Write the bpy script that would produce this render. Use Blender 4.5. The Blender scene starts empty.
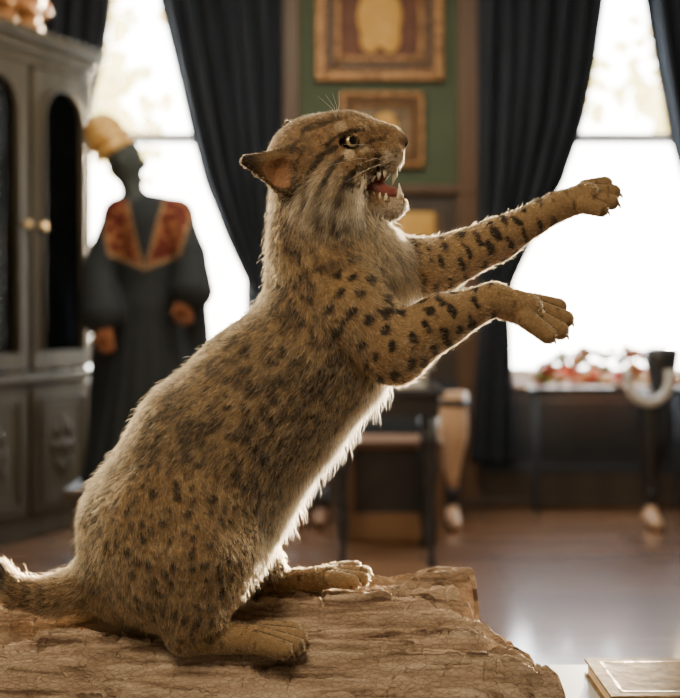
import bpy, bmesh, math, random
import numpy as np
from mathutils import Vector, Matrix
random.seed(3); rng=np.random.default_rng(5)
D=bpy.data; S=bpy.context.scene
CAMZ=1.3; F=1200.0; CD=1.8
col=S.collection

# ------------------------------------------------------------ materials
def mat(name, c, rough=0.6, metal=0.0, noise=None, bump=0, emit=0, spec=0.5, coat=0):
    m=D.materials.new(name); m.use_nodes=True; nt=m.node_tree; b=nt.nodes['Principled BSDF']
    b.inputs['Base Color'].default_value=(*c,1); b.inputs['Roughness'].default_value=rough
    b.inputs['Metallic'].default_value=metal; b.inputs['Specular IOR Level'].default_value=spec
    b.inputs['Coat Weight'].default_value=coat
    if noise or bump:
        tc=nt.nodes.new('ShaderNodeTexCoord'); mp=nt.nodes.new('ShaderNodeMapping')
        nt.links.new(tc.outputs['Object'],mp.inputs[0])
        nz=nt.nodes.new('ShaderNodeTexNoise'); nz.inputs['Detail'].default_value=6
        nt.links.new(mp.outputs[0],nz.inputs['Vector'])
        if noise:
            sc,c2,st=noise
            mp.inputs['Scale'].default_value=st; nz.inputs['Scale'].default_value=sc
            r=nt.nodes.new('ShaderNodeValToRGB'); r.color_ramp.elements[0].position=.35; r.color_ramp.elements[1].position=.65
            r.color_ramp.elements[0].color=(*c,1); r.color_ramp.elements[1].color=(*c2,1)
            nt.links.new(nz.outputs['Fac'],r.inputs[0]); nt.links.new(r.outputs[0],b.inputs['Base Color'])
        if bump:
            bp=nt.nodes.new('ShaderNodeBump'); bp.inputs['Strength'].default_value=bump; bp.inputs['Distance'].default_value=.01
            nt.links.new(nz.outputs['Fac'],bp.inputs['Height']); nt.links.new(bp.outputs[0],b.inputs['Normal'])
    return m
I=(1,1,1)
M=dict(
 green=mat('green_wall_paint',(.07,.10,.055),.7,noise=(3,(.085,.12,.07),I)),
 navy=mat('navy_wall_paint',(.03,.04,.055),.5,noise=(3,(.04,.052,.068),I)),
 wall=mat('side_wall_paint',(.14,.15,.14),.8,noise=(3,(.16,.16,.15),I)),
 brown=mat('brown_trim_wood',(.09,.048,.026),.45,noise=(6,(.14,.078,.042),(1,1,.1))),
 darkwood=mat('dark_wainscot_wood',(.05,.037,.03),.5,noise=(6,(.07,.052,.04),(1,1,.1))),
 curtain=mat('navy_velvet',(.019,.026,.04),.9,noise=(8,(.03,.04,.058),(1,1,.2))),
 cab=mat('cabinet_wood',(.07,.058,.036),.6,noise=(7,(.105,.086,.054),(1,1,.12)),bump=.1,spec=.3),
 cabin=mat('cabinet_interior',(.10,.105,.10),.7,noise=(5,(.13,.13,.12),I)),
 gold=mat('gilded_frame',(.12,.055,.02),.4,.4,noise=(40,(.42,.22,.08),I),bump=.6),
 gold2=mat('brass',(.6,.36,.1),.35,.8,noise=(20,(.7,.45,.15),I)),
 white=mat('white_window_paint',(.6,.6,.58),.5,noise=(9,(.7,.7,.66),I)),
 black=mat('black_lacquer',(.018,.018,.02),.3,noise=(9,(.03,.03,.032),I)),
 legtan=mat('tan_willow_wood',(.6,.36,.2),.5,noise=(12,(.7,.46,.28),(1,1,.2))),
 crate=mat('crate_wood',(.2,.1,.05),.6,noise=(9,(.3,.16,.08),(.2,1,1))),
 bone=mat('bone_white',(.7,.68,.62),.5,noise=(20,(.6,.57,.5),I)),
 plaster=mat('ceiling_plaster',(.3,.29,.27),.9,noise=(4,(.34,.33,.3),I)),
 top=mat('pale_table_top',(.42,.45,.48),.25,noise=(5,(.5,.52,.54),I)),
 page=mat('page_edges',(.62,.5,.34),.8,noise=(60,(.45,.34,.2),(.1,.1,6))),
 snow=mat('pale_pavement',(.8,.78,.74),.9,noise=(1,(.7,.68,.64),I)),
 bark=mat('tree_bark',(.5,.44,.36),.9,noise=(8,(.6,.52,.44),(1,1,.2))),
 leaf=mat('autumn_leaves',(.4,.38,.12),.8,noise=(1.5,(.6,.42,.18),I)),
)
def floor_mat():
    m=D.materials.new('wood_planks'); m.use_nodes=True; nt=m.node_tree; b=nt.nodes['Principled BSDF']
    tc=nt.nodes.new('ShaderNodeTexCoord'); br=nt.nodes.new('ShaderNodeTexBrick')
    nt.links.new(tc.outputs['Object'],br.inputs['Vector'])
    br.inputs['Scale'].default_value=1; br.inputs['Brick Width'].default_value=1.6; br.inputs['Row Height'].default_value=.12
    br.inputs['Mortar Size'].default_value=.003
    br.inputs['Color1'].default_value=(.25,.115,.045,1); br.inputs['Color2'].default_value=(.18,.08,.032,1); br.inputs['Mortar'].default_value=(.03,.015,.008,1)
    nz=nt.nodes.new('ShaderNodeTexNoise'); mp=nt.nodes.new('ShaderNodeMapping'); mp.inputs['Scale'].default_value=(2,25,1)
    nt.links.new(tc.outputs['Object'],mp.inputs[0]); nt.links.new(mp.outputs[0],nz.inputs['Vector'])
    mx=nt.nodes.new('ShaderNodeMixRGB'); mx.blend_type='MULTIPLY'; mx.inputs[0].default_value=.5
    nt.links.new(br.outputs['Color'],mx.inputs[1]); nt.links.new(nz.outputs['Fac'],mx.inputs[2])
    nt.links.new(mx.outputs[0],b.inputs['Base Color'])
    b.inputs['Roughness'].default_value=.45; b.inputs['Specular IOR Level'].default_value=.10; b.inputs['Coat Weight'].default_value=1; b.inputs['Coat Roughness'].default_value=.12
    return m
M['floor']=floor_mat()

# ------------------------------------------------------------ mesh helpers
class MB:
    """collects shaped parts in one bmesh, with material slots"""
    def __init__(s): s.bm=bmesh.new(); s.mats=[]
    def mi(s,m):
        if m not in s.mats: s.mats.append(m)
        return s.mats.index(m)
    def _fin(s,faces,m,smooth):
        i=s.mi(m)
        for f in faces: f.material_index=i; f.smooth=smooth
    def box(s,a,b,m,bev=.0):
        r=bmesh.ops.create_cube(s.bm,size=1)
        vs=r['verts']; c=[(a[i]+b[i])/2 for i in range(3)]; d=[abs(b[i]-a[i]) for i in range(3)]
        for v in vs: v.co=Vector((c[0]+v.co.x*d[0],c[1]+v.co.y*d[1],c[2]+v.co.z*d[2]))
        fs=set(f for v in vs for f in v.link_faces)
        if bev>0:
            es=list(set(e for v in vs for e in v.link_edges))
            rr=bmesh.ops.bevel(s.bm,geom=es,offset=bev,segments=2,affect='EDGES',profile=.5)
            fs=set(rr['faces'])|set(f for f in fs if f.is_valid)
            i=s.mi(m)
            for f in list(fs):
                for v in f.verts:
                    for g in v.link_faces: g.material_index=i
            return
        s._fin(fs,m,False)
    def lathe(s,prof,c,m,axis='z',seg=24,sx=1,sy=1):
        rings=[]
        for r,h in prof:
            ring=[]
            for k in range(seg):
                t=2*math.pi*k/seg; x,y=r*math.cos(t)*sx,r*math.sin(t)*sy
                p=(x,y,h) if axis=='z' else ((x,h,y) if axis=='y' else (h,x,y))
                ring.append(s.bm.verts.new((c[0]+p[0],c[1]+p[1],c[2]+p[2])))
            rings.append(ring)
        fs=[]
        for a,b in zip(rings,rings[1:]):
            for k in range(seg): fs.append(s.bm.faces.new((a[k],a[(k+1)%seg],b[(k+1)%seg],b[k])))
        fs.append(s.bm.faces.new(rings[0][::-1])); fs.append(s.bm.faces.new(rings[-1]))
        s._fin(fs,m,True)
    def tube(s,pts,rad,m,seg=10):
        rings=[]; n=len(pts)
        for i,p in enumerate(pts):
            p=Vector(p); t=(Vector(pts[min(i+1,n-1)])-Vector(pts[max(i-1,0)])).normalized()
            u=t.cross(Vector((0,1,0)) if abs(t.y)<.9 else Vector((1,0,0))).normalized(); w=t.cross(u)
            r=rad[i] if hasattr(rad,'__len__') else rad
            rings.append([s.bm.verts.new(p+r*(u*math.cos(2*math.pi*k/seg)+w*math.sin(2*math.pi*k/seg))) for k in range(seg)])
        fs=[]
        for a,b in zip(rings,rings[1:]):
            for k in range(seg): fs.append(s.bm.faces.new((a[k],a[(k+1)%seg],b[(k+1)%seg],b[k])))
        fs.append(s.bm.faces.new(rings[0][::-1])); fs.append(s.bm.faces.new(rings[-1]))
        s._fin(fs,m,True)
    def ball(s,c,r,m,sub=2,jit=0):
        q=bmesh.ops.create_icosphere(s.bm,subdivisions=sub,radius=1)
        r=r if hasattr(r,'__len__') else (r,r,r)
        for v in q['verts']:
            k=1+random.uniform(-jit,jit); v.co=Vector((c[0]+v.co.x*r[0]*k,c[1]+v.co.y*r[1]*k,c[2]+v.co.z*r[2]*k))
        s._fin(set(f for v in q['verts'] for f in v.link_faces),m,jit==0)
    def obj(s,name,parent=None,mw=None):
        bmesh.ops.recalc_face_normals(s.bm,faces=s.bm.faces[:])
        me=D.meshes.new(name); s.bm.to_mesh(me); s.bm.free()
        for m in s.mats: me.materials.append(m)
        o=D.objects.new(name,me); col.objects.link(o)
        if mw is not None: o.matrix_world=mw
        if parent: o.parent=parent
        return o
def boxobj(name,a,b,m,bev=0):
    q=MB(); q.box(a,b,m,bev); return q.obj(name)

# ------------------------------------------------------------ noise (numpy)
def vnoise(P,seed=0):
    P=np.asarray(P,dtype=np.float64); i=np.floor(P).astype(np.int64); f=P-i; f=f*f*(3-2*f)
    def h(a,b,c):
        n=(a*374761393+b*668265263+c*2147483647+seed*974711)&0x7fffffff
        n=((n^(n>>13))*1274126177)&0x7fffffff
        n=((n^(n>>16))*668265263)&0x7fffffff
        return ((n^(n>>15))&0xffff)/65535.0
    r=0
    for dx in (0,1):
        for dy in (0,1):
            for dz in (0,1):
                w=(f[:,0] if dx else 1-f[:,0])*(f[:,1] if dy else 1-f[:,1])*(f[:,2] if dz else 1-f[:,2])
                r=r+w*h(i[:,0]+dx,i[:,1]+dy,i[:,2]+dz)
    return r
def fbm(P,o=4,seed=0):
    r=0;a=.5;t=0
    for k in range(o): r=r+a*vnoise(P*(2**k),seed+k); t+=a; a*=.5
    return r/t
def sstep(a,b,x):
    t=np.clip((x-a)/(b-a),0,1); return t*t*(3-2*t)

# ------------------------------------------------------------ implicit sculpting
class Sculpt:
    def __init__(s,lo,hi,h):
        s.lo=np.array(lo,float); s.h=h; s.n=np.ceil((np.array(hi)-s.lo)/h).astype(int)+1
        s.F=np.full(s.n,.06,np.float32); s.P=[]
    def dist(s,p,X,Y,Z):
        if p['t']=='cone':
            a,b=p['a'],p['b']; ab=b-a; L=float(ab@ab)+1e-12
            t=np.clip(((X-a[0])*ab[0]+(Y-a[1])*ab[1]+(Z-a[2])*ab[2])/L,0,1)
            return np.sqrt((X-a[0]-t*ab[0])**2+((Y-a[1]-t*ab[1])/p['ys'])**2+(Z-a[2]-t*ab[2])**2)-(p['ra']+(p['rb']-p['ra'])*t)
        c,r,an=p['a'],p['r'],p['ang']; ca,sa=math.cos(an),math.sin(an)
        x=X-c[0]; z=Z-c[2]; u=x*ca+z*sa; w=-x*sa+z*ca; y=Y-c[1]
        k0=np.sqrt((u/r[0])**2+(y/r[1])**2+(w/r[2])**2)+1e-9
        k1=np.sqrt((u/r[0]**2)**2+(y/r[1]**2)**2+(w/r[2]**2)**2)+1e-9
        return k0*(k0-1)/k1
    def apply(s,p):
        if p['t']=='cone':
            R=max(p['ra'],p['rb'])*max(1,p['ys']); lo=np.minimum(p['a'],p['b'])-R; hi=np.maximum(p['a'],p['b'])+R
        else:
            R=max(p['r']); lo=p['a']-R; hi=p['a']+R
        mg=p['k']+4*s.h+.004
        i0=np.maximum(((lo-mg-s.lo)/s.h).astype(int),0); i1=np.minimum(((hi+mg-s.lo)/s.h).astype(int)+2,s.n)
        if (i1<=i0).any(): return
        X=(s.lo[0]+s.h*np.arange(i0[0],i1[0]))[:,None,None]; Y=(s.lo[1]+s.h*np.arange(i0[1],i1[1]))[None,:,None]; Z=(s.lo[2]+s.h*np.arange(i0[2],i1[2]))[None,None,:]
        d=s.dist(p,X,Y,Z).astype(np.float32)
        sl=tuple(slice(a,b) for a,b in zip(i0,i1)); f=s.F[sl]; k=max(p['k'],1e-5)
        if p['sub']:
            d=-d; hh=np.maximum(k-np.abs(f-d),0)/k; s.F[sl]=np.maximum(f,d)+hh*hh*k/4
        else:
            hh=np.maximum(k-np.abs(f-d),0)/k; s.F[sl]=np.minimum(f,d)-hh*hh*k/4
    def cone(s,a,b,ra,rb,k=.01,ys=1.,sub=False,**kw):
        p=dict(t='cone',a=np.array(a,float),b=np.array(b,float),ra=ra,rb=rb,k=k,ys=ys,sub=sub,**kw); s.P.append(p); s.apply(p); return p
    def ell(s,a,r,ang=0,k=.01,sub=False,**kw):
        p=dict(t='ell',a=np.array(a,float),r=tuple(r),ang=ang,k=k,sub=sub,**kw); s.P.append(p); s.apply(p); return p
    def mesh(s,smooth=2):
        Fd=s.F; Sg=Fd<0; n=Fd.shape
        c=np.zeros((n[0]-1,n[1]-1,n[2]-1),np.int8); offs=[(x,y,z) for x in (0,1) for y in (0,1) for z in (0,1)]
        for o in offs: c+=Sg[o[0]:n[0]-1+o[0],o[1]:n[1]-1+o[1],o[2]:n[2]-1+o[2]]
        act=(c>0)&(c<8); ai=np.argwhere(act); N=len(ai)
        idx=np.full(act.shape,-1,np.int32); idx[act]=np.arange(N)
        pos=np.zeros((N,3)); cnt=np.zeros(N)
        for o in offs:
            for ax in range(3):
                if o[ax]: continue
                o1=list(o); o1[ax]=1
                f0=Fd[ai[:,0]+o[0],ai[:,1]+o[1],ai[:,2]+o[2]]; f1=Fd[ai[:,0]+o1[0],ai[:,1]+o1[1],ai[:,2]+o1[2]]
                m=(f0<0)!=(f1<0); t=f0[m]/(f0[m]-f1[m]); q=np.tile(np.array(o,float),(m.sum(),1)); q[:,ax]+=t
                pos[m]+=q; cnt[m]+=1
        V=(ai+pos/cnt[:,None])*s.h+s.lo
        Q=[]
        for ax in range(3):
            u,v=(ax+1)%3,(ax+2)%3
            s0=[slice(None)]*3; s1=[slice(None)]*3; s0[ax]=slice(0,-1); s1[ax]=slice(1,None)
            A=Sg[tuple(s0)]; B=Sg[tuple(s1)]; e=np.argwhere(A!=B)
            e=e[(e[:,u]>0)&(e[:,v]>0)&(e[:,u]<n[u]-1)&(e[:,v]<n[v]-1)]
            fl=A[e[:,0],e[:,1],e[:,2]]
            def g(du,dv):
                w=e.copy(); w[:,u]+=du; w[:,v]+=dv; return idx[w[:,0],w[:,1],w[:,2]]
            q=np.stack([g(-1,-1),g(0,-1),g(0,0),g(-1,0)],1); q[~fl]=q[~fl][:,::-1]; Q.append(q)
        Q=np.concatenate(Q); Q=Q[(Q>=0).all(1)]
        E=np.concatenate([Q[:,[0,1]],Q[:,[1,2]],Q[:,[2,3]],Q[:,[3,0]]]); E=np.concatenate([E,E[:,::-1]])
        dg=np.bincount(E[:,0],minlength=N)
        for _ in range(smooth):
            W=np.stack([np.bincount(E[:,0],weights=V[E[:,1],k],minlength=N) for k in range(3)],1)
            V=V*.5+.5*W/np.maximum(dg,1)[:,None]
        return V,Q
def mk_mesh(name,V,Q,m,colors=None,smooth=True):
    me=D.meshes.new(name); me.vertices.add(len(V)); me.vertices.foreach_set('co',V.astype(np.float32).ravel())
    k=Q.shape[1]
    me.loops.add(len(Q)*k); me.loops.foreach_set('vertex_index',Q.astype(np.int32).ravel())
    me.polygons.add(len(Q)); me.polygons.foreach_set('loop_start',np.arange(len(Q),dtype=np.int32)*k); me.polygons.foreach_set('loop_total',np.full(len(Q),k,np.int32))
    me.update(calc_edges=True); me.validate()
    me.polygons.foreach_set('use_smooth',np.full(len(me.polygons),smooth))
    me.materials.append(m)
    if colors is not None:
        a=me.attributes.new('tint','FLOAT_COLOR','POINT'); a.data.foreach_set('color',np.hstack([colors,np.ones((len(V),1))]).astype(np.float32).ravel())
    o=D.objects.new(name,me); col.objects.link(o); return o
def attr_mat(name,rough=.7,bump=0,bscale=200):
    m=D.materials.new(name); m.use_nodes=True; nt=m.node_tree; b=nt.nodes['Principled BSDF']
    a=nt.nodes.new('ShaderNodeAttribute'); a.attribute_name='tint'
    nz=nt.nodes.new('ShaderNodeTexNoise'); nz.inputs['Scale'].default_value=bscale; tc=nt.nodes.new('ShaderNodeTexCoord'); nt.links.new(tc.outputs['Object'],nz.inputs['Vector'])
    mx=nt.nodes.new('ShaderNodeMixRGB'); mx.blend_type='OVERLAY'; mx.inputs[0].default_value=.4
    nt.links.new(a.outputs['Color'],mx.inputs[1]); nt.links.new(nz.outputs['Fac'],mx.inputs[2]); nt.links.new(mx.outputs[0],b.inputs['Base Color'])
    b.inputs['Roughness'].default_value=rough; b.inputs['Specular IOR Level'].default_value=.2
    if bump:
        bp=nt.nodes.new('ShaderNodeBump'); bp.inputs['Strength'].default_value=bump; bp.inputs['Distance'].default_value=.002
        nt.links.new(nz.outputs['Fac'],bp.inputs['Height']); nt.links.new(bp.outputs[0],b.inputs['Normal'])
    return m

# ============================================================ BOBCAT
s=.0015
def C(px,py,dy=0):
    d=CD+dy*s; return np.array([(px-340)/F*d, d, CAMZ+(310-py)/F*d])
lo=C(-20,670,0); hi=C(640,100,0)
cat=Sculpt((lo[0],CD-.17,lo[2]-.02),(hi[0]+.03,CD+.19,hi[2]+.01),.0024)
def cc(a,b,ra,rb,k=10,ys=1.,**kw): return cat.cone(C(*a),C(*b),ra*s,rb*s,k=k*s,ys=ys,**kw)
def ce(a,r,ang=0,k=10,**kw): return cat.ell(C(*a),(r[0]*s,r[1]*s,r[2]*s),ang=math.radians(ang),k=k*s,**kw)
tr=dict(z='trunk',L=9)
cc((315,198),(320,250),44,48,ys=.92,**tr)
cc((320,250),(329,292),48,58,k=20,ys=.94,**tr)
cc((329,292),(319,348),58,68,k=20,ys=.92,**tr)
cc((319,348),(268,400),68,77,k=20,ys=.88,**tr)
cc((268,400),(217,457),77,85,k=20,ys=.84,**tr)
cc((217,457),(178,528),85,96,k=20,ys=.80,**tr)
cc((150,535),(135,572),62,50,k=25,ys=1.1,**tr)
cc((356,220),(374,272),28,38,k=20,ys=1.0,z='trunk',L=16)
# near fore leg
ce((344,303,-42),(38,28,56),20,k=11,z='trunk',L=9,flow=(.5,0,-.6))
cc((352,305,-48),(394,350,-58),36,31,k=9,z='arm',L=8)
cc((394,350,-58),(442,320,-58),31,24,k=8,z='arm',L=6)
cc((442,320,-58),(494,299,-53),24,15,k=8,z='arm',L=5)
cc((494,299,-53),(526,310,-48),15,16.5,k=6,ys=1.15,z='paw',L=3.5)
NT=[]
for a,b in (((526,319,-64),(548,335,-67)),((530,315,-53),(560,331,-55)),((533,308,-42),(565,319,-41)),((530,302,-34),(558,307,-29))):
    NT.append(cc(a,b,9.5,8.8,k=1.5,z='paw',L=2.5))
# far fore leg
cc((365,268,30),(432,268,48),38,29,k=18,z='arm',L=8)
cc((432,268,48),(498,239,52),29,21,k=8,z='arm',L=6)
cc((498,239,52),(556,207,50),21,14.5,k=8,z='arm',L=5)
cc((556,207,50),(586,197,50),14.5,15.5,k=6,ys=1.15,z='paw',L=3.5)
FT=[]
for a,b in (((584,205,35),(601,209,31)),((588,200,45),(611,202,41)),((588,193,55),(613,192,56)),((586,188,64),(605,184,67))):
    FT.append(cc(a,b,9.3,8.3,k=1.5,z='paw',L=2.5))
# near hind leg
ce((178,545,-48),(76,48,84),-12,k=14,z='haunch',L=9,flow=(.25,0,-1))
cc((200,555,-62),(196,612,-62),40,27,k=12,z='haunch',L=8)
cc((196,612,-62),(184,634,-60),27,17,k=10,z='haunch',L=6)
cc((184,636,-58),(258,640,-60),16,13,k=8,z='paw',L=4.5)
HT=[]
for a,b in (((258,643,-74),(284,650,-78)),((264,639,-65),(296,646,-67)),((266,636,-55),(299,638,-53)),((262,632,-46),(292,630,-42))):
    HT.append(cc(a,b,10,8.5,k=1.8,z='paw',L=3))
# far hind leg
ce((200,535,42),(66,44,74),-12,k=26,z='haunch',L=9,flow=(.25,0,-1))
cc((238,530,48),(262,568,60),42,22,k=20,z='haunch',L=8)
cc((262,568,60),(258,586,62),22,14,k=10,z='haunch',L=6)
cc((258,586,62),(330,577,64),14,12,k=8,z='paw',L=4.5)
GT=[]
for a,b in (((332,579,52),(352,582,48)),((334,577,60),(362,579,58)),((335,574,69),(364,573,70)),((332,571,77),(355,568,81))):
    GT.append(cc(a,b,9,7.8,k=1.8,z='paw',L=3))
# tail
cc((92,585,0),(50,596,-8),26,17,k=16,z='tail',L=11)
cc((50,596,-8),(16,592,-12),17,14,k=8,z='tail',L=11)
cc((16,592,-12),(0,570,-12),14,9,k=8,z='tail',L=11)
# head
hd=dict(z='head',L=4.2)
ce((318,163,0),(51,45,47),0,k=8,flow=(-1,0,-.35),**hd)
ce((341,149,0),(38,38,37),0,k=10,flow=(-1,0,0),**hd)
cc((385,148,0),(354,152,0),19.5,32,k=9,ys=.95,**hd)
cc((391,139,0),(350,128,0),12,15,k=10,**hd)
for sg in (-1,1):
    ce((387,157,12*sg),(17,11.5,14),12,k=3.5,flow=(-1,0,-.1),**hd)
    cc((366,158,18*sg),(345,172,30*sg),12,23,k=8,**hd)
    ce((328,200,33*sg),(31,20,38),-14,k=4.5,z='ruff',L=19,flow=(-.5,0,-1))
    cc((357,131,21*sg),(338,132,29*sg),7,7.5,k=4,**hd)
    cc((358,155,25*sg),(343,156,32*sg),5.5,6.5,k=4,**hd)
cc((393,208,0),(344,208,0),11.5,27,k=7,ys=1.1,flow=(-1,0,-.5),**hd)
ce((398,204,0),(9,11,10),0,k=4,flow=(0,0,-1),**hd)
ce((402,142,0),(6.5,10,8),-20,k=2.5,flow=(-1,0,0),z='nose',L=0)
cc((357,190,0),(409,184,0),4,14.5,k=2.5,ys=1.35,sub=True,z='mouth',L=0,flow=(0,0,0))
for sg in (-1,1):
    ce((349,143,35*sg),(10,9,6.5),0,k=2.5,sub=True,z='socket',L=0,flow=(0,0,0))
    ce((407,145,5*sg),(3.5,2.5,2.5),0,k=1,sub=True,z='nostril',L=0,flow=(0,0,0))
# ears
cc((288,171,-36),(247,161,-48),25,6,k=6,ys=.5,z='ear',L=5)
cc((280,173,-50),(252,163,-60),17,3,k=3,ys=.6,sub=True,z='earin',L=0,flow=(0,0,0))
cc((302,150,36),(288,124,46),18,4,k=6,ys=.5,z='ear',L=4)
V,Q=cat.mesh(2)
NV=len(V)
me_tmp=mk_mesh('tmp',V,Q,M['black']); Nn=np.zeros(NV*3,np.float32); me_tmp.data.vertices.foreach_get('normal',Nn); Nn=Nn.reshape(-1,3).astype(float)
D.objects.remove(me_tmp)
zones=['trunk','arm','paw','haunch','tail','head','ruff','ear','nose']
W={z:np.zeros(NV) for z in zones}; flow=np.zeros((NV,3)); Lg=np.zeros(NV); wt=np.zeros(NV)
for p in cat.P:
    if p['sub']: continue
    d=cat.dist(p,V[:,0],V[:,1],V[:,2]); w=np.exp(-np.maximum(d+.002,0)/.005)+1e-12
    fl=np.array(p['flow'],float) if 'flow' in p else (p['b']-p['a'])
    fl=fl/(np.linalg.norm(fl)+1e-9)
    W[p['z']]+=w; flow+=w[:,None]*fl; Lg+=w*p['L']; wt+=w
for z in zones: W[z]/=wt
Lg=Lg/wt*.001
flow-= (flow*Nn).sum(1)[:,None]*Nn; flow/=np.linalg.norm(flow,axis=1)[:,None]+1e-6
dst=lambda p:cat.dist(p,V[:,0],V[:,1],V[:,2])
sub=lambda z:[dst(p) for p in cat.P if p['z']==z]
dm=sub('mouth')[0]; de=sub('earin')[0]; ds=np.minimum(*sub('socket')); dn=np.minimum(*sub('nostril'))
ux=V[:,0]/s+340; uy=310-(V[:,2]-CAMZ)/s; ud=(V[:,1]-CD)/s
hx=V[:,0]/(CD-.035)*F+340; hy=310-(V[:,2]-CAMZ)/(CD-.035)*F
def mix(a,b,t): return a*(1-t)[:,None]+np.array(b)[None,:]*t[:,None]
def rgb(c): return np.array(c,float)
colr=np.tile(rgb((.215,.13,.062)),(NV,1))
n1=fbm(V*14,3,1)
colr=mix(colr,(.17,.115,.066),sstep(.4,.6,n1)*W['trunk'])
n3=fbm(V*np.array([75,75,75]),3,61)
colr=mix(colr,(.05,.033,.020),sstep(.48,.62,n3)*(W['trunk']+.5*W['haunch'])*.85)
colr=mix(colr,(.42,.285,.14),sstep(.5,.37,n3)*(W['trunk']+W['haunch'])*.45)
colr=mix(colr,(.36,.23,.11),np.clip(W['arm']+W['paw']+.35*W['haunch'],0,1)*.8)
colr=mix(colr,(.31,.19,.095),(W['head'])*.8)
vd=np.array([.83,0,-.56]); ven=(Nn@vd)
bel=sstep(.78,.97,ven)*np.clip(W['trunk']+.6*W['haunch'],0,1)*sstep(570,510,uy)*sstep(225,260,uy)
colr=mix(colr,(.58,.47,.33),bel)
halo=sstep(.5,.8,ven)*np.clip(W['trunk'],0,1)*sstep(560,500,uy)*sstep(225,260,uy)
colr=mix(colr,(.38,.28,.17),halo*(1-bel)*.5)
thr=W['trunk']*sstep(345,380,ux)*sstep(330,240,uy)*.45
colr=mix(colr,(.52,.40,.26),thr)
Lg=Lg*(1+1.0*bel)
order=rng.permutation(NV); sp=[]
cell={}
def spacing(i):
    return (.0225 if W['arm'][i]+W['paw'][i]>.5 else .0165 if W['haunch'][i]>.4 else .0175)
for i in order[:16000]:
    if W['head'][i]+W['ruff'][i]+W['ear'][i]+W['nose'][i]>.4 or W['tail'][i]>.5: continue
    sc=spacing(i); key=tuple((V[i]/.025).astype(int)); ok=True
    for a in (-1,0,1):
        for b in (-1,0,1):
            for c in (-1,0,1):
                for j in cell.get((key[0]+a,key[1]+b,key[2]+c),()):
                    if ((V[j]-V[i])**2).sum()<sc*sc: ok=False
    if ok: cell.setdefault(key,[]).append(i); sp.append(i)
sp=np.array(sp)
spot=np.zeros(NV); wob=(fbm(V*110,2,7)-.5)
for i in sp:
    d=V-V[i]; m=np.nonzero((np.abs(d)<.024).all(1))[0]; dd=d[m]; f=flow[i]
    al=dd@f; pr=np.sqrt(np.maximum((dd**2).sum(1)-al**2,0))
    arm=W['arm'][i]+W['paw'][i]; hau=W['haunch'][i]
    if arm>.5: ra=random.uniform(.0042,.007); rp=random.uniform(.009,.015)*(1.25 if ud[i]>0 else 1); st=.98
    elif hau>.4: ra=random.uniform(.0048,.0085); rp=random.uniform(.0038,.0062); st=random.uniform(.75,.95)
    else: ra=random.uniform(.005,.012); rp=random.uniform(.0025,.0048); st=random.uniform(.35,.8)
    if W['paw'][i]>.6: ra*=.4; rp*=.4; st*=.6
    q=np.sqrt((al/ra)**2+(pr/rp)**2)+wob[m]*2.3
    spot[m]=np.maximum(spot[m],st*(1-sstep(.6,1.25,q)))
colr=mix(colr,(.022,.014,.010),spot*(1-.4*bel))
dor=sstep(.6,.95,-ven)*W['trunk']; colr=mix(colr,(.12,.08,.045),dor*.4)
ts=W['tail']; colr=mix(colr,(.02,.015,.012),ts*sstep(18,8,ux)*sstep(592,584,uy)); colr=mix(colr,(.05,.03,.02),ts*sstep(.3,.7,np.sin(ux*.42))*.7*sstep(70,50,ux))
crease_shade=np.zeros(NV)
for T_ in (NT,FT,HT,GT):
    dd=np.sort(np.stack([dst(p) for p in T_]),0); crease_shade=np.maximum(crease_shade,(1-sstep(.0008,.0026,dd[1]-dd[0]))*(dd[0]<.004))
colr=mix(colr,(.03,.018,.012),crease_shade*.9)  # shade in the gaps between toes, painted into the coat colour
# face
H=np.clip(W['head']+W['ruff'],0,1)
def ploc(x,y,r,f=.5): return 1-sstep(r*f,r,np.hypot(hx-x,hy-y))
n4=fbm(V*180,2,77); colr=mix(colr,(.11,.07,.04),H*sstep(.47,.6,n4)*.65)
colr=mix(colr,(.62,.51,.38),H*np.clip(ploc(392,162,15)+ploc(394,213,21)+ploc(368,224,26),0,1)*.9)
colr=mix(colr,(.64,.50,.34),H*np.clip(ploc(349,157,8)+ploc(341,128,8)*.6+ploc(364,150,7)*.7,0,1)*.9)
colr=mix(colr,(.50,.39,.26),W['ruff']*.9)
def mark(pts,w,st=.95,c=(.02,.013,.009)):
    global colr
    dmin=np.full(NV,1e9)
    for (x0,y0),(x1,y1) in zip(pts,pts[1:]):
        L=(x1-x0)**2+(y1-y0)**2; t=np.clip(((hx-x0)*(x1-x0)+(hy-y0)*(y1-y0))/L,0,1)
        dmin=np.minimum(dmin,np.hypot(hx-x0-t*(x1-x0),hy-y0-t*(y1-y0)))
    dmin=dmin+wob*5
    colr=mix(colr,c,(H+W['ear']>.3)*st*(1-sstep(w*.5,w*1.4,dmin)))
mark([(337,149),(322,158),(310,176),(306,208)],2.8,.9)
mark([(343,160),(330,174),(321,198),(320,234)],3.0,.9)
mark([(352,176),(342,194),(336,214),(338,240)],3.8)
mark([(305,150),(296,168),(295,198)],2.2,.6)
mark([(357,170),(350,182),(352,200)],2.0,.8)
for a in (0,1,2,3): mark([(349-a*8,117+a*3),(322-a*8,119+a*6),(302-a*3,132+a*8)],1.6,.6)
mark([(363,131),(352,133),(338,138),(328,147)],2.1,.9)
mark([(359,149),(370,142),(384,137)],1.8,.65)
for a in (0,1,2,3): mark([(399-a*1.5,151+a*4.5),(376,157+a*5.5)],1.0,.85)
colr=mix(colr,(.015,.01,.008),1-sstep(.0004,.0022,np.abs(ds)))
lipb=(1-sstep(.0014,.0038,np.abs(dm)))*(W['nose']<.5)
colr=mix(colr,(.018,.011,.011),lipb)
inm=(dm<.0010)
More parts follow.
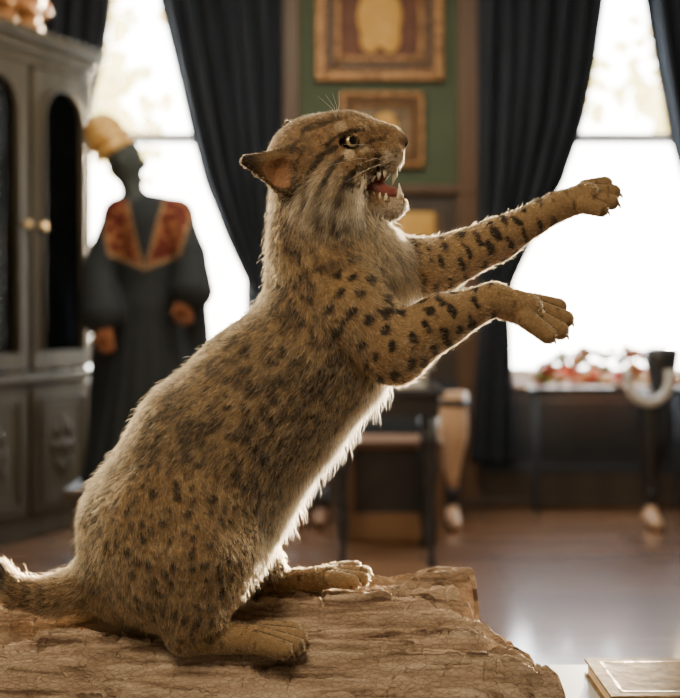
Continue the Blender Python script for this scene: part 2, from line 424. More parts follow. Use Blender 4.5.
colr=np.where(inm[:,None],mix(np.tile(rgb((.10,.025,.02)),(NV,1)),(.38,.13,.11),sstep(.42,.6,fbm(V*60,2,3))*(np.abs(ud)<13)),colr)
colr=mix(colr,(.10,.045,.038),sstep(.35,.8,W['nose'])); colr=mix(colr,(.01,.006,.005),(dn<.0006)*1.)
inear=(1-sstep(.0008,.002,np.abs(de)))*(ux<292)*(W['ear']+W['head']>.3)
colr=mix(colr,(.34,.17,.09),inear*.9)
erim=(W['ear']>.4)*(1-inear)
colr=mix(colr,(.022,.014,.010),erim*np.clip(sstep(274,254,ux)+.8*sstep(162,153,uy)+.6*sstep(183,190,uy),0,1)*.93)
Lg=np.where(inm|(ds<.0010)|(W['nose']>.5)|(lipb>.6),0,Lg); Lg=np.where(inear>.5,Lg*.8,Lg)
skin=attr_mat('bobcat_skin',.75,.5,260)
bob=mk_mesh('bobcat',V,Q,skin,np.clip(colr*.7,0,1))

# fur strands
NH=460000
pr=(Lg>.001).astype(float)*(1+1.4*H+.5*W['paw']); vi=rng.choice(NV,NH,p=pr/pr.sum())
n=Nn[vi]; f=flow[vi]; b=np.cross(n,f)
root=V[vi]+f*rng.uniform(-.0016,.0016,(NH,1))+b*rng.uniform(-.0016,.0016,(NH,1))-n*.0010
L=Lg[vi]*rng.uniform(.5,1.2,NH)
stray=rng.random(NH)<.05; L=np.where(stray,L*1.5,L)
lift=rng.uniform(.25,.65,NH)+.45*bel[vi]*rng.random(NH)+stray*.4
clump=np.stack([vnoise(root*260,20+k) for k in range(3)],1)-.5
dirv=f+clump*.8+rng.normal(0,.16,(NH,3)); 
dirv/=np.linalg.norm(dirv,axis=1)[:,None]
T=np.array([0,.33,.67,1.])
pts=root[:,None,:]+L[:,None,None]*(T[None,:,None]*dirv[:,None,:]*.9+(lift[:,None]*(T-.45*T**2)[None,:])[:,:,None]*n[:,None,:]*1.3)
pts[:,:,2]-=(L[:,None]*.12*T[None,:]**2)
base=colr[vi]
rv=rng.random(NH)
tick=vnoise(root*330,90)
br=(.45+.8*rv)*(.42+1.05*tick)
br=np.where(rng.random(NH)<.27*(1-bel[vi]),br*.28,br)
gold=(rng.random(NH)<.26)*(1-spot[vi])*(1-.6*H[vi]); hc=base*br[:,None]*1.2
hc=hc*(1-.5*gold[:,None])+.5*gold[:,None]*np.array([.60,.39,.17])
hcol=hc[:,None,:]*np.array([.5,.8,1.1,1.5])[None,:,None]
rad=(.00024+.00008*rng.random(NH))[:,None]*np.array([1,.9,.65,.12])[None,:]
hcv=D.hair_curves.new('fur'); hcv.add_curves([4]*NH)
hcv.attributes['position'].data.foreach_set('vector',pts.astype(np.float32).ravel())
ra=hcv.attributes.get('radius') or hcv.attributes.new('radius','FLOAT','POINT'); ra.data.foreach_set('value',rad.astype(np.float32).ravel())
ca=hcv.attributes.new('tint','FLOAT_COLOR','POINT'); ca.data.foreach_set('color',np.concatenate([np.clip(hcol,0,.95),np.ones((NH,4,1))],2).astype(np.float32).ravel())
fm=D.materials.new('bobcat_fur'); fm.use_nodes=True; nt=fm.node_tree; nt.nodes.clear()
at=nt.nodes.new('ShaderNodeAttribute'); at.attribute_name='tint'; hb=nt.nodes.new('ShaderNodeBsdfHairPrincipled'); out=nt.nodes.new('ShaderNodeOutputMaterial')
try: hb.model='CHIANG'
except: pass
hb.parametrization='COLOR'; hb.inputs['Roughness'].default_value=.4; hb.inputs['Radial Roughness'].default_value=.6
nt.links.new(at.outputs['Color'],hb.inputs['Color']); nt.links.new(hb.outputs[0],out.inputs[0])
hcv.materials.append(fm); fur=D.objects.new('fur',hcv); col.objects.link(fur); fur.parent=bob

# whiskers, claws, teeth, tongue, eyes
q=MB()
for k in range(9):
    y0=-20+random.uniform(-3,2); a=C(388-k*1.7,155+(k%3)*5,y0); e=C(386-k*1.7-random.uniform(10,45),150+(k%3)*9+random.uniform(-14,22),y0-random.uniform(30,50)); mm=(a+e)/2+np.array([.012,-.006,.006])
    q.tube([a,mm,e],[.0004,.0003,.0001],M['bone'],5)
for k in range(4):
    a=C(340-k*2,126,-26); e=C(318+k*7,96-k*2,-40); q.tube([a,(a+e)/2+np.array([.004,0,.004]),e],[.0003,.0003,.0001],M['bone'],5)
q.obj('whiskers',bob)
q=MB()
tooth=mat('tooth_enamel',(.8,.72,.55),.3,noise=(50,(.7,.6,.42),I))
for sg in (-1,1):
    q.tube([C(395,165,9*sg),C(395,176,9.5*sg),C(392,186,9.5*sg)],[3.2*s,2.4*s,.3*s],tooth)
    q.tube([C(398,201,8*sg),C(400,192,8.5*sg),C(399,183,8.5*sg)],[3*s,2.2*s,.3*s],tooth)
    for k in range(4):
        x=385-k*6; q.tube([C(x,170+k*2.8,14*sg),C(x-.5,178+k*2.2,14*sg)],[2.8*s,.6*s],tooth,6)
        q.tube([C(x+1,201-k*.8,13*sg),C(x+1,193-k*.6,13*sg)],[2.8*s,.6*s],tooth,6)
for k in range(-2,3):
    q.tube([C(400,165,k*2.6),C(400,171,k*2.6)],[1.3*s,.8*s],tooth,6); q.tube([C(402,200,k*2.4),C(403,194,k*2.4)],[1.2*s,.8*s],tooth,6)
q.obj('teeth',bob)
q=MB(); tong=mat('tongue_pink',(.20,.055,.045),.35,noise=(80,(.28,.09,.07),I),bump=.3)
q.tube([C(358,190,0),C(370,189,0),C(380,191,0),C(389,193,0),C(395,192,0),C(398,190,0)],[7*s,11*s,10*s,7.5*s,5*s,2*s],tong,14)
q.tube([C(358,186,0),C(370,180,0),C(380,175,0),C(388,170,0)],[6*s,9*s,8*s,5*s],mat('palate',(.12,.035,.03),.5,noise=(80,(.18,.05,.04),I)),14)
q.obj('tongue',bob)
q=MB(); claw=mat('claw_horn',(.5,.4,.28),.3,noise=(40,(.3,.2,.12),I))
def claws(tips,dx,dz):
    for t in tips:
        a=C(*t); q.tube([a,a+np.array([dx*4*s,0,-dz*3*s]),a+np.array([dx*6*s,0,-dz*8*s])],[1.9*s,1.4*s,.2*s],claw,8)
claws([(553,339,-68),(566,335,-56),(571,322,-41),(563,309,-29)],.5,.7)
claws([(607,211,31),(618,204,41),(620,194,56),(612,186,67)],.5,.7)
claws([(290,652,-78),(302,648,-67),(305,640,-53),(298,632,-42)],.7,.6)
claws([(358,583,48),(368,580,58),(370,574,70),(361,569,81)],.7,.6)
q.obj('claws',bob)
iris=D.materials.new('amber_glass_eye'); iris.use_nodes=True; nt=iris.node_tree; bs=nt.nodes['Principled BSDF']; bs.inputs['Roughness'].default_value=.05; bs.inputs['Coat Weight'].default_value=1
tc=nt.nodes.new('ShaderNodeTexCoord'); vm=nt.nodes.new('ShaderNodeVectorMath'); vm.operation='DOT_PRODUCT'; vm.inputs[1].default_value=(0,0,1)
nt.links.new(tc.outputs['Object'],vm.inputs[0]); rp=nt.nodes.new('ShaderNodeValToRGB'); cr=rp.color_ramp
cr.elements[0].position=.0; cr.elements[0].color=(.02,.01,.005,1); cr.elements[1].position=1; cr.elements[1].color=(.003,.003,.003,1)
for ps,c in ((.62,(.02,.01,.005,1)),(.68,(.25,.17,.07,1)),(.84,(.5,.38,.17,1)),(.87,(.003,.003,.003,1))):
    e=cr.elements.new(ps); e.color=c
nt.links.new(vm.outputs['Value'],rp.inputs[0]); nt.links.new(rp.outputs[0],bs.inputs['Base Color'])
for sg in (-1,1):
    bm=bmesh.new(); bmesh.ops.create_uvsphere(bm,u_segments=32,v_segments=20,radius=1); me=D.meshes.new('eye')
    for fc in bm.faces: fc.smooth=True
    bm.to_mesh(me); bm.free(); me.materials.append(iris); o=D.objects.new('eye_%d'%(1 if sg<0 else 2),me); col.objects.link(o)
    dirn=Vector((.5,.85*sg,.2)).normalized(); o.matrix_world=Matrix.Translation(Vector(C(349,143,28.6*sg)))@dirn.to_track_quat('Z','Y').to_matrix().to_4x4()@Matrix.Scale(8.6*s,4); o.parent=bob

# ============================================================ DRIFTWOOD
TZ=.70
xs=np.arange(-.66,.345,.0015); ys=np.arange(1.50,2.02,.0015); GX,GY=np.meshgrid(xs,ys,indexing='ij'); gx,gy=GX.ravel(),GY.ravel()
def n2(x,y,sx,sy,seed,o=3): return fbm(np.stack([x*sx,y*sy,np.zeros_like(x)],1),o,seed)
wy=gy+.07*(n2(gx,gy,3.5,3.5,11,2)-.5)
z=.794+(gy-1.73)*.43
z=np.where(gy<1.73,.794+(gy-1.73)*.55,z)
z=z-.5*np.maximum(gy-1.90,0)
z+= -.010*sstep(-.3,-.5,gx)
r1=n2(gx,wy,3.4,22,3,3); 
z+=.066*(r1-.5)
def terr(h,st,sharp):
    q=h/st; fl=np.floor(q); fr=q-fl; return (fl+sstep(.5-sharp,.5+sharp,fr))*st
zt_=z+.055*(n2(gx,wy,5,34,44,3)-.5)
z=.2*z+.8*terr(zt_,.015,.10)
r2=np.abs(n2(gx,wy,5,70,5,2)-.5)*2
z-=.016*(1-sstep(.0,.14,r2))
r3=np.abs(n2(gx+.03*n2(gx,gy,30,60,71,2),gy,26,12,72,2)-.5)*2
z-=.006*(1-sstep(0,.07,r3))
z+=.007*(n2(gx,wy,16,170,9,2)-.5)+.004*(n2(gx,gy,90,120,19,2)-.5)
xm=np.interp(gy,[1.5,1.62,1.70,1.76,1.82,1.86,1.90,1.98],[.20,.265,.31,.315,.27,.20,.205,.19])
xm=xm+.08*(n2(gx*0+gy,gy,70,70,21,3)-.5)+.02*(n2(gx,gy,20,90,22,2)-.5)
z-= .70*np.clip(gx-(xm-.11),0,1)**1.15*sstep(1.88,1.84,gy)
dE=np.minimum.reduce([xm-gx, gy-1.545-.02*n2(gx,gy,12,2,31,2), 1.975+.02*n2(gx,gy,9,2,32,2)-gy, gx+.655])
e=np.clip(dE/.022,0,1); e=np.sqrt(np.clip(1-(1-e)**2,0,1))
Z=TZ+(np.maximum(z,TZ+.01)-TZ)*e
Z+=.012*e*sstep(.10,.17,gx)*sstep(1.86,1.91,gy)
Z=np.where(dE<=0,TZ+.0005,Z)
nx,ny=len(xs),len(ys); idx=np.arange(nx*ny).reshape(nx,ny)
QQ=np.stack([idx[:-1,:-1].ravel(),idx[1:,:-1].ravel(),idx[1:,1:].ravel(),idx[:-1,1:].ravel()],1)
keep=(dE[QQ]>-.003).any(1); QQ=QQ[keep]
VV=np.stack([gx,gy,Z],1)
used=np.unique(QQ); rm=np.full(len(VV),-1); rm[used]=np.arange(len(used)); VV=VV[used]; QQ=rm[QQ]
wm=D.materials.new('weathered_driftwood'); wm.use_nodes=True; nt=wm.node_tree; b=nt.nodes['Principled BSDF']; b.inputs['Roughness'].default_value=.75; b.inputs['Specular IOR Level'].default_value=.25
tc=nt.nodes.new('ShaderNodeTexCoord'); mp=nt.nodes.new('ShaderNodeMapping'); mp.inputs['Scale'].default_value=(6,60,50); nt.links.new(tc.outputs['Object'],mp.inputs[0])
nz=nt.nodes.new('ShaderNodeTexNoise'); nz.inputs['Scale'].default_value=1; nz.inputs['Detail'].default_value=8; nz.inputs['Distortion'].default_value=.6; nt.links.new(mp.outputs[0],nz.inputs['Vector'])
rp=nt.nodes.new('ShaderNodeValToRGB'); cr=rp.color_ramp; cr.elements[0].position=.34; cr.elements[0].color=(.13,.078,.05,1); cr.elements[1].position=.68; cr.elements[1].color=(.60,.46,.34,1); e_=cr.elements.new(.48); e_.color=(.37,.26,.175,1)
nt.links.new(nz.outputs['Fac'],rp.inputs[0])
vo=nt.nodes.new('ShaderNodeTexVoronoi'); vo.feature='DISTANCE_TO_EDGE'; mp2=nt.nodes.new('ShaderNodeMapping'); mp2.inputs['Scale'].default_value=(90,170,170); nt.links.new(tc.outputs['Object'],mp2.inputs[0]); nt.links.new(mp2.outputs[0],vo.inputs['Vector']); vo.inputs['Scale'].default_value=1
mr=nt.nodes.new('ShaderNodeMath'); mr.operation='MINIMUM'; mr.inputs[1].default_value=.12; nt.links.new(vo.outputs['Distance'],mr.inputs[0])
cr2=nt.nodes.new('ShaderNodeMapRange'); cr2.inputs['From Max'].default_value=.10; cr2.inputs['To Min'].default_value=.78; nt.links.new(mr.outputs[0],cr2.inputs['Value'])
mm_=nt.nodes.new('ShaderNodeVectorMath'); mm_.operation='SCALE'; nt.links.new(rp.outputs[0],mm_.inputs[0]); nt.links.new(cr2.outputs[0],mm_.inputs['Scale']); nt.links.new(mm_.outputs[0],b.inputs['Base Color'])
ad=nt.nodes.new('ShaderNodeMath'); ad.operation='MULTIPLY_ADD'; ad.inputs[1].default_value=2.5; nt.links.new(mr.outputs[0],ad.inputs[0]); nt.links.new(nz.outputs['Fac'],ad.inputs[2])
bp=nt.nodes.new('ShaderNodeBump'); bp.inputs['Strength'].default_value=.9; bp.inputs['Distance'].default_value=.003; nt.links.new(ad.outputs[0],bp.inputs['Height']); nt.links.new(bp.outputs[0],b.inputs['Normal'])
mk_mesh('driftwood_log',VV,QQ,wm)

# display table
q=MB(); q.box((-1.0,1.35,.66),(1.0,2.035,.70),M['top'],.006); q.box((-.95,1.4,.58),(.95,1.99,.66),M['darkwood'])
for x in (-.9,.9):
    for y in (1.44,1.95): q.lathe([(.035,0),(.03,.05),(.022,.1),(.032,.3),(.024,.45),(.036,.58)],(x,y,0),M['darkwood'])
q.obj('display_table')
cover=mat('tooled_leather_cover',(.09,.055,.025),.7,noise=(38,(.22,.14,.055),I),bump=.3,spec=.2)
q=MB(); x0,x1,y0,y1=.402,.68,1.78,1.975
q.box((x0,y0,.7005),(x1,y1,.704),cover,.001); q.box((x0+.005,y0+.005,.704),(x1-.005,y1-.004,.723),M['page']); q.box((x0,y0,.723),(x1,y1,.727),cover,.001)
q.box((x0+.02,y0+.02,.727),(x1-.02,y0+.024,.7275),M['gold']); q.box((x0+.02,y1-.024,.727),(x1-.02,y1-.02,.7275),M['gold']); q.box((x0+.02,y0+.02,.727),(x0+.024,y1-.02,.7275),M['gold'])
q.obj('old_book')

# ============================================================ ROOM
WY=8.0; XL,XR=-2.5,2.9; YF=-1.6; CH=3.9
boxobj('floor',(XL-.2,YF,-.1),(XR+.2,WY+.2,0),M['floor'])
boxobj('ceiling',(XL-.2,YF-.2,CH),(XR+.2,WY+.2,CH+.1),M['plaster'])
boxobj('wall_left',(XL-.15,YF,0),(XL,WY,CH),M['wall']); boxobj('wall_right',(XR,YF,0),(XR+.15,WY,CH),M['wall']); boxobj('wall_front',(XL,YF-.15,0),(XR,YF,CH),M['wall'])
W1=(-1.87,-.58); W2=(1.0,2.5); SZ,HZ=.83,3.65
q=MB()
q.box((XL,WY,0),(XR,WY+.2,SZ),M['navy'])
q.box((XL,WY,HZ),(XR,WY+.2,CH),M['navy'])
q.box((XL,WY,SZ),(W1[0],WY+.2,HZ),M['navy']); q.box((W2[1],WY,SZ),(XR,WY+.2,HZ),M['navy'])
q.box((W1[1],WY,SZ),(W2[0],WY+.2,2.1),M['darkwood']); q.box((W1[1],WY,2.1),(W2[0],WY+.2,HZ),M['green'])
q.obj('wall_back')
q=MB()
q.box((-.39,WY-.05,2.1),(-.27,WY,CH),M['brown'],.01); q.box((.78,WY-.05,0),(.93,WY,CH),M['brown'],.01); q.box((-.39,WY-.06,2.07),(.93,WY,2.13),M['brown'],.01)
for a,b in ((-.35,.15),(.2,.74)):
    q.box((a,WY-.02,1.1),(b,WY,2.0),M['darkwood'],.01); q.box((a+.06,WY-.03,1.16),(b-.06,WY,1.94),M['brown'],.01)
q.box((.99,WY-.02,.34),(2.55,WY,.76),M['navy'],.01); q.box((1.06,WY-.03,.40),(2.48,WY,.70),M['navy'],.01)
q.box((-1.9,WY-.02,.34),(-.5,WY,.76),M['navy'],.01)
q.obj('trim_1')
q=MB(); q.box((XL,WY-.035,0),(XR,WY,.22),M['darkwood'],.008); q.box((XL,WY-.045,.22),(XR,WY,.27),M['navy'],.012); q.box((XL,WY-.055,0),(XR,WY-.03,.05),M['darkwood'],.01); q.obj('baseboard_back')
boxobj('baseboard_right',(XR-.03,YF,0),(XR,WY-.06,.22),M['darkwood'],.006); boxobj('baseboard_left',(XL,YF,0),(XL+.03,WY-.06,.22),M['darkwood'],.006)
for i,(a,b) in enumerate((W1,W2)):
    q=MB(); m=M['white']
    q.box((a,WY+.05,SZ),(a+.06,WY+.13,HZ),m,.006); q.box((b-.06,WY+.05,SZ),(b,WY+.13,HZ),m,.006)
    q.box((a,WY+.05,SZ),(b,WY+.13,SZ+.08),m,.006); q.box((a,WY+.05,HZ-.07),(b,WY+.13,HZ),m,.006); q.box((a,WY+.04,2.42),(b,WY+.14,2.49),m,.006)
    q.box((a-.04,WY-.05,SZ-.045),(b+.04,WY+.05,SZ-.002),m,.008)
    q.obj('window_%d'%(i+1))

# curtains
def X8(px,d=WY): return (px-340)*d/F
def Z8(py,d=WY): return CAMZ+(310-py)*d/F
def curtain(left,right,folds,name,d=7.82,zt=3.75,zb=.3,tie=None):
    nz_,nu=90,folds*10; V=[];
    for i in range(nz_+1):
        z=zt+(zb-zt)*i/nz_
        py=310-(z-CAMZ)*F/d
        a=X8(np.interp(py,[p[1] for p in left],[p[0] for p in left]),d); b=X8(np.interp(py,[p[1] for p in right],[p[0] for p in right]),d)
        amp=.045 if not tie else .02+.035*min(1,abs(py-tie)/90)
        for j in range(nu+1):
            u=j/nu; ph=u*folds*2*math.pi+.5*math.sin(i*.05+u*4)
            V.append((a+(b-a)*u+.008*math.sin(ph*1.7), d+amp*math.sin(ph)+.015*math.sin(ph*2.3+i*.06), z))
    V=np.array(V); ix=np.arange((nz_+1)*(nu+1)).reshape(nz_+1,nu+1)
    Qc=np.stack([ix[:-1,:-1].ravel(),ix[1:,:-1].ravel(),ix[1:,1:].ravel(),ix[:-1,1:].ravel()],1)
    o=mk_mesh(name,V,Qc,M['curtain']); md=o.modifiers.new('thick','SOLIDIFY'); md.thickness=.006
    if tie:
        q=MB(); a=X8(np.interp(tie,[p[1] for p in left],[p[0] for p in left]),d); b=X8(np.interp(tie,[p[1] for p in right],[p[0] for p in right]),d)
        zz=Z8(tie,d); q.tube([(a-.01,d+.03,zz+.02),(a-.01,d-.06,zz+.01),((a+b)/2,d-.085,zz-.01),(b+.01,d-.06,zz+.0),(b+.01,d+.03,zz)],.022,M['curtain']); q.obj('tieback',o)
    return o
curtain([(150,-40),(158,0),(172,60),(186,120),(202,180),(226,240),(250,290),(252,310),(246,340),(244,460)],[(286,-40),(284,0),(284,300),(282,310),(288,460)],7,'curtain',tie=300)
curtain([(478,-40),(478,300),(480,320),(472,460)],[(612,-40),(606,0),(598,60),(586,120),(566,180),(540,230),(516,280),(510,305),(512,340),(514,460)],7,'curtain.001',tie=305)
curtain([(640,-40),(645,0),(655,60),(668,130),(684,190),(706,260),(716,300),(718,460)],[(745,-40),(745,460)],5,'curtain.002',tie=305)
curtain([(30,-40),(30,460)],[(118,-40),(113,0),(106,50),(96,100),(82,170),(66,240),(58,290),(56,460)],5,'curtain.003',tie=300)
q=MB()
q.tube([(-2.3,7.82,3.78),(-.3,7.82,3.78)],.025,M['gold2']); q.tube([(.85,7.82,3.78),(2.8,7.82,3.78)],.025,M['gold2']); q.obj('curtain_rod')

# pictures
def picture(name,x0,x1,z0,z1,fw,art,paper):
    q=MB(); y=WY
    def fr(a,b,c,d_,w,t,m):
        q.box((a,y-t,c),(a+w,y,d_),m,.008); q.box((b-w,y-t,c),(b,y,d_),m,.008); q.box((a+w,y-t,c),(b-w,y,c+w),m,.008); q.box((a+w,y-t,d_-w),(b-w,y,d_),m,.008)
    fr(x0,x1,z0,z1,fw*.4,.06,M['gold']); k=fw*.35; fr(x0+k,x1-k,z0+k,z1-k,fw*.45,.03,M['brown']); k=fw*.78; fr(x0+k,x1-k,z0+k,z1-k,fw*.22,.045,M['gold'])
    st=fw*.34; c=fw*.58
    nxb=int((x1-x0-2*c)/st); nzb=int((z1-z0-2*c)/st)
    for j in range(nxb+1):
        x=x0+c+(x1-x0-2*c)*j/nxb
        for zz in (z0+c,z1-c): q.ball((x,y-.035,zz),(st*.36,.018,fw*.14),M['gold'],1)
    for j in range(1,nzb):
        zz=z0+c+(z1-z0-2*c)*j/nzb
        for x in (x0+c,x1-c): q.ball((x,y-.035,zz),(fw*.14,.018,st*.36),M['gold'],1)
    q.box((x0+k,y-.02,z0+k),(x1-k,y,z1-k),paper)
    cx,cz=(x0+x1)/2,(z0+z1)/2; art(q,cx,cz,y-.022); q.obj(name)
pap1=mat('dark_print_paper',(.12,.04,.018),.6,noise=(9,(.18,.065,.03),I)); pap2=mat('sepia_paper',(.28,.21,.13),.7,noise=(14,(.14,.10,.06),I)); ylw=mat('ochre_pigment',(.85,.52,.14),.6,noise=(12,(.75,.40,.08),I))
def art1(q,cx,cz,y):
    q.ball((cx,y,cz+.03),(.15,.012,.2),ylw,3); q.ball((cx-.06,y,cz-.12),(.07,.012,.09),ylw,3); q.ball((cx+.07,y,cz-.11),(.07,.012,.1),ylw,3)
def art2(q,cx,cz,y):
    for k in range(3): q.box((cx-.14,y-.003,cz-.09+k*.07),(cx+.12,y,cz-.06+k*.07),pap1)
    q.ball((cx+.02,y,cz+.02),(.09,.006,.1),ylw,2)
picture('ornate_picture_frame',-.165,.69,2.82,3.62,.17,art1,pap1)
picture('small_picture_frame',0.0,.56,2.245,2.75,.10,art2,pap2)
q=MB(); q.box((.37,WY-.04,1.78),(.63,WY-.03,1.95),M['gold2'],.004); q.box((.39,WY-.043,1.80),(.61,WY-.038,1.93),ylw); q.obj('wall_plaque')

# cabinet
Wd,Dp=1.25,.40
dx_,dy_=.391,.920
A=Vector((-1.53-Wd*dx_,7.40-Wd*dy_,0)); ang=math.atan2(dy_,dx_)
CM=Matrix.Translation(A)@Matrix.Rotation(ang,4,'Z')
q=MB(); m=M['cab']
q.box((0,0,0),(Wd,Dp,.10),m,.008); q.box((.02,.02,.1),(Wd-.02,Dp,.9),m)
q.box((-.03,-.04,.88),(Wd+.03,Dp,.94),m,.012)
q.box((.02,Dp-.02,.94),(Wd-.02,Dp,2.72),M['cabin']); q.box((.02,.02,.94),(.05,Dp,2.72),m); q.box((Wd-.05,.02,.94),(Wd-.02,Dp,2.72),M['cabin']); q.box((Wd/2-.02,.03,.94),(Wd/2+.02,.08,2.72),m)
q.box((0,0,2.70),(Wd,Dp,2.77),m,.01); q.box((-.03,-.03,2.77),(Wd+.03,Dp,2.83),m,.015); q.box((-.07,-.07,2.83),(Wd+.07,Dp,2.90),m,.02)
for zz in (1.3,1.75,2.2): q.box((.05,.06,zz),(Wd-.05,Dp-.02,zz+.02),M['cab'])
for k in range(2):
    a=.03+k*(Wd/2-.005); b=a+Wd/2-.055; fw=.085; zb,zt=.96,2.69
    q.box((a,-.02,zb),(a+fw,.02,zt),m,.006); q.box((b-fw,-.02,zb),(b,.02,zt),m,.006); q.box((a+fw,-.02,zb),(b-fw,.02,zb+.1),m,.004)
    r=(b-a)/2-fw; cx=(a+b)/2; zc=zt-.09-r; i_=q.mi(m); prev=None
    for j in range(17):
        t=math.pi*j/16; x=cx+r*math.cos(t); z_=zc+r*math.sin(t)
        ring=[q.bm.verts.new(c) for c in ((x,-.02,z_),(x,-.02,zt),(x,.02,zt),(x,.02,z_))]
        if prev:
            for u in range(4):
                f_=q.bm.faces.new((prev[u],ring[u],ring[(u+1)%4],prev[(u+1)%4])); f_.material_index=i_
        prev=ring
    pts_=[(a+fw,-.025,zb+.1)]+[(cx-r*math.cos(math.pi*j/16),-.025,zc+r*math.sin(math.pi*j/16)) for j in range(17)]+[(b-fw,-.025,zb+.1)]
    q.tube(pts_,.012,m,8)
    q.lathe([(.012,0),(.01,-.02),(.022,-.03),(.018,-.045),(.004,-.05)],((b-.045 if k==0 else a+.045),-.02,1.78),M['gold2'],'y')
    q.box((a,-.015,.13),(b,.02,.86),m,.006)
    for w,t in ((.06,.028),(.10,.02)):
        for bx in (((a+w,-t,.13+w),(a+w+.02,0,.86-w)),((b-w-.02,-t,.13+w),(b-w,0,.86-w)),((a+w,-t,.13+w),(b-w,0,.15+w)),((a+w,-t,.84-w),(b-w,0,.86-w))): q.box(*bx,m,.005)
    for j in range(8):
        t=j*math.pi/4; q.ball((cx+.075*math.cos(t),-.015,.495+.13*math.sin(t)),(.035,.02,.05),m,2)
    q.ball((cx,-.015,.495),(.045,.03,.06),m,2)
cabo=q.obj('display_cabinet',mw=CM)
q=MB(); gl=D.materials.new('cabinet_glass'); gl.use_nodes=True; nt=gl.node_tree; nt.nodes.clear(); o_=nt.nodes.new('ShaderNodeOutputMaterial'); mx=nt.nodes.new('ShaderNodeMixShader'); tp=nt.nodes.new('ShaderNodeBsdfTransparent'); gs=nt.nodes.new('ShaderNodeBsdfGlossy'); gs.inputs['Roughness'].default_value=.05; fr=nt.nodes.new('ShaderNodeFresnel'); fr.inputs[0].default_value=1.3
tp.inputs[0].default_value=(.92,.95,.95,1); nt.links.new(fr.outputs[0],mx.inputs[0]); nt.links.new(tp.outputs[0],mx.inputs[1]); nt.links.new(gs.outputs[0],mx.inputs[2]); nt.links.new(mx.outputs[0],o_.inputs[0])
for k in range(2):
    a=.03+k*(Wd/2-.005)+.07; b=a+Wd/2-.195; q.box((a,.005,1.0),(b,.009,2.62),gl)
g=q.obj('glass_panes'); g.parent=cabo
q=MB()
for zz in (.94,1.32,1.77,2.22):
    for k in range(5):
        x=.17+k*.23+random.uniform(-.03,.03)
        mm=random.choice([M['bone'],M['legtan'],M['gold2'],M['bone']]); h=random.uniform(.18,.32); r=random.uniform(.04,.06)
        q.lathe([(r*.8,0),(r,.02),(r,h*.55),(r*.35,h*.75),(r*.3,h*.95),(r*.4,h)],(x,.085,zz+.001),mm,seg=16)
g=q.obj('curio_bottles'); g.parent=cabo
q=MB(); orng=mat('orange_carved_wood',(.42,.17,.05),.5,noise=(14,(.6,.3,.1),I))
for x in (.50,.72):
    q.lathe([(.08,0),(.09,.03),(.065,.06),(.09,.16),(.105,.26),(.085,.34),(.05,.38),(.07,.44),(.075,.5),(.03,.56)],(x,.08,2.90),orng)
    q.ball((x+.03,.0,3.36),(.025,.025,.02),orng); q.tube([(x-.1,.08,3.16),(x-.12,.03,3.05),(x-.04,-.02,3.0)],[.03,.025,.02],orng); q.tube([(x+.1,.08,3.16),(x+.12,.03,3.05),(x+.04,-.02,3.0)],[.03,.025,.02],orng)
q.obj('carved_figurine',mw=CM)

# robed mannequin
md_=6.2
mn=Sculpt((-1.5,5.75,.30),(-.5,6.6,2.45),.009)
def mc(a,b,ra,rb,k=.03,ys=1.,**kw): mn.cone((a[0],md_+a[1],a[2]),(b[0],md_+b[1],b[2]),ra,rb,k,ys,**kw)
mc((-.99,0,1.72),(-.98,0,1.28),.17,.17,.05,.75,z='robe'); mc((-.98,0,1.28),(-.98,0,.45),.19,.32,.05,.8,z='robe')
mc((-1.14,0,1.80),(-.84,0,1.79),.08,.085,.06,z='robe'); mc((-1.05,0,1.84),(-1.09,-.01,1.98),.065,.052,.03,z='skin')
mn.ell((-1.11,md_-.01,2.07),(.095,.08,.125),.15,.02,z='skin'); mn.ell((-1.015,md_-.01,2.05),(.028,.016,.03),0,.015,z='skin'); mn.ell((-1.05,md_-.01,1.975),(.04,.04,.03),0,.02,z='skin')
mn.ell((-1.12,md_-.09,2.06),(.018,.012,.03),0,.006,z='skin')
mn.ell((-1.21,md_,2.20),(.105,.10,.12),.5,.01,z='hat'); mn.ell((-1.16,md_,2.13),(.12,.10,.03),.5,.006,z='hat'); mn.ell((-1.20,md_,2.17),(.13,.105,.022),.5,.004,z='hat')
mc((-.84,0,1.78),(-.76,-.08,1.58),.08,.08,.03,z='robe'); mc((-.76,-.08,1.58),(-.75,-.14,1.40),.08,.115,.02,z='robe')
mc((-.79,-.16,1.42),(-.78,-.19,1.38),.03,.036,.01,z='skin')
mc((-1.14,0,1.78),(-1.24,-.06,1.50),.08,.08,.03,z='robe'); mc((-1.24,-.06,1.50),(-1.20,-.14,1.28),.08,.115,.02,z='robe')
mc((-1.19,-.16,1.28),(-1.17,-.19,1.18),.03,.036,.01,z='skin')
mc((-1.22,.05,1.45),(-1.22,.05,.5),.06,.10,.05,z='robe'); mc((-.76,.05,1.45),(-.72,.05,.5),.06,.10,.05,z='robe')
for hx0,hz0 in ((-.78,1.30),(-1.17,1.16)):
    for j,(dx,l) in enumerate(((-.03,.055),(-.01,.07),(.01,.075),(.03,.06))): mc((hx0+dx,-.2,hz0),(hx0+dx*1.3,-.21,hz0-l),.012,.010,.004,z='skin')
    mc((hx0,-.19,hz0+.1),(hx0,-.2,hz0),.03,.034,.005,z='skin')
    mc((hx0-.03,-.21,hz0+.03),(hx0-.055,-.24,hz0-.02),.013,.011,.005,z='skin')
for k in range(18):
    t=k*2*math.pi/18; mc((-.98+.15*math.cos(t),.12*math.sin(t),1.35),(-.98+.33*math.cos(t),.26*math.sin(t),.42),.008,.03,.025,z='robe')
V2,Q2=mn.mesh(1); V2[:,2]=np.maximum(V2[:,2],.422)
best=np.full(len(V2),9.); c2=np.zeros((len(V2),3)); zc={'robe':(.022,.027,.032),'skin':(.05,.06,.06),'hat':(.55,.30,.08)}
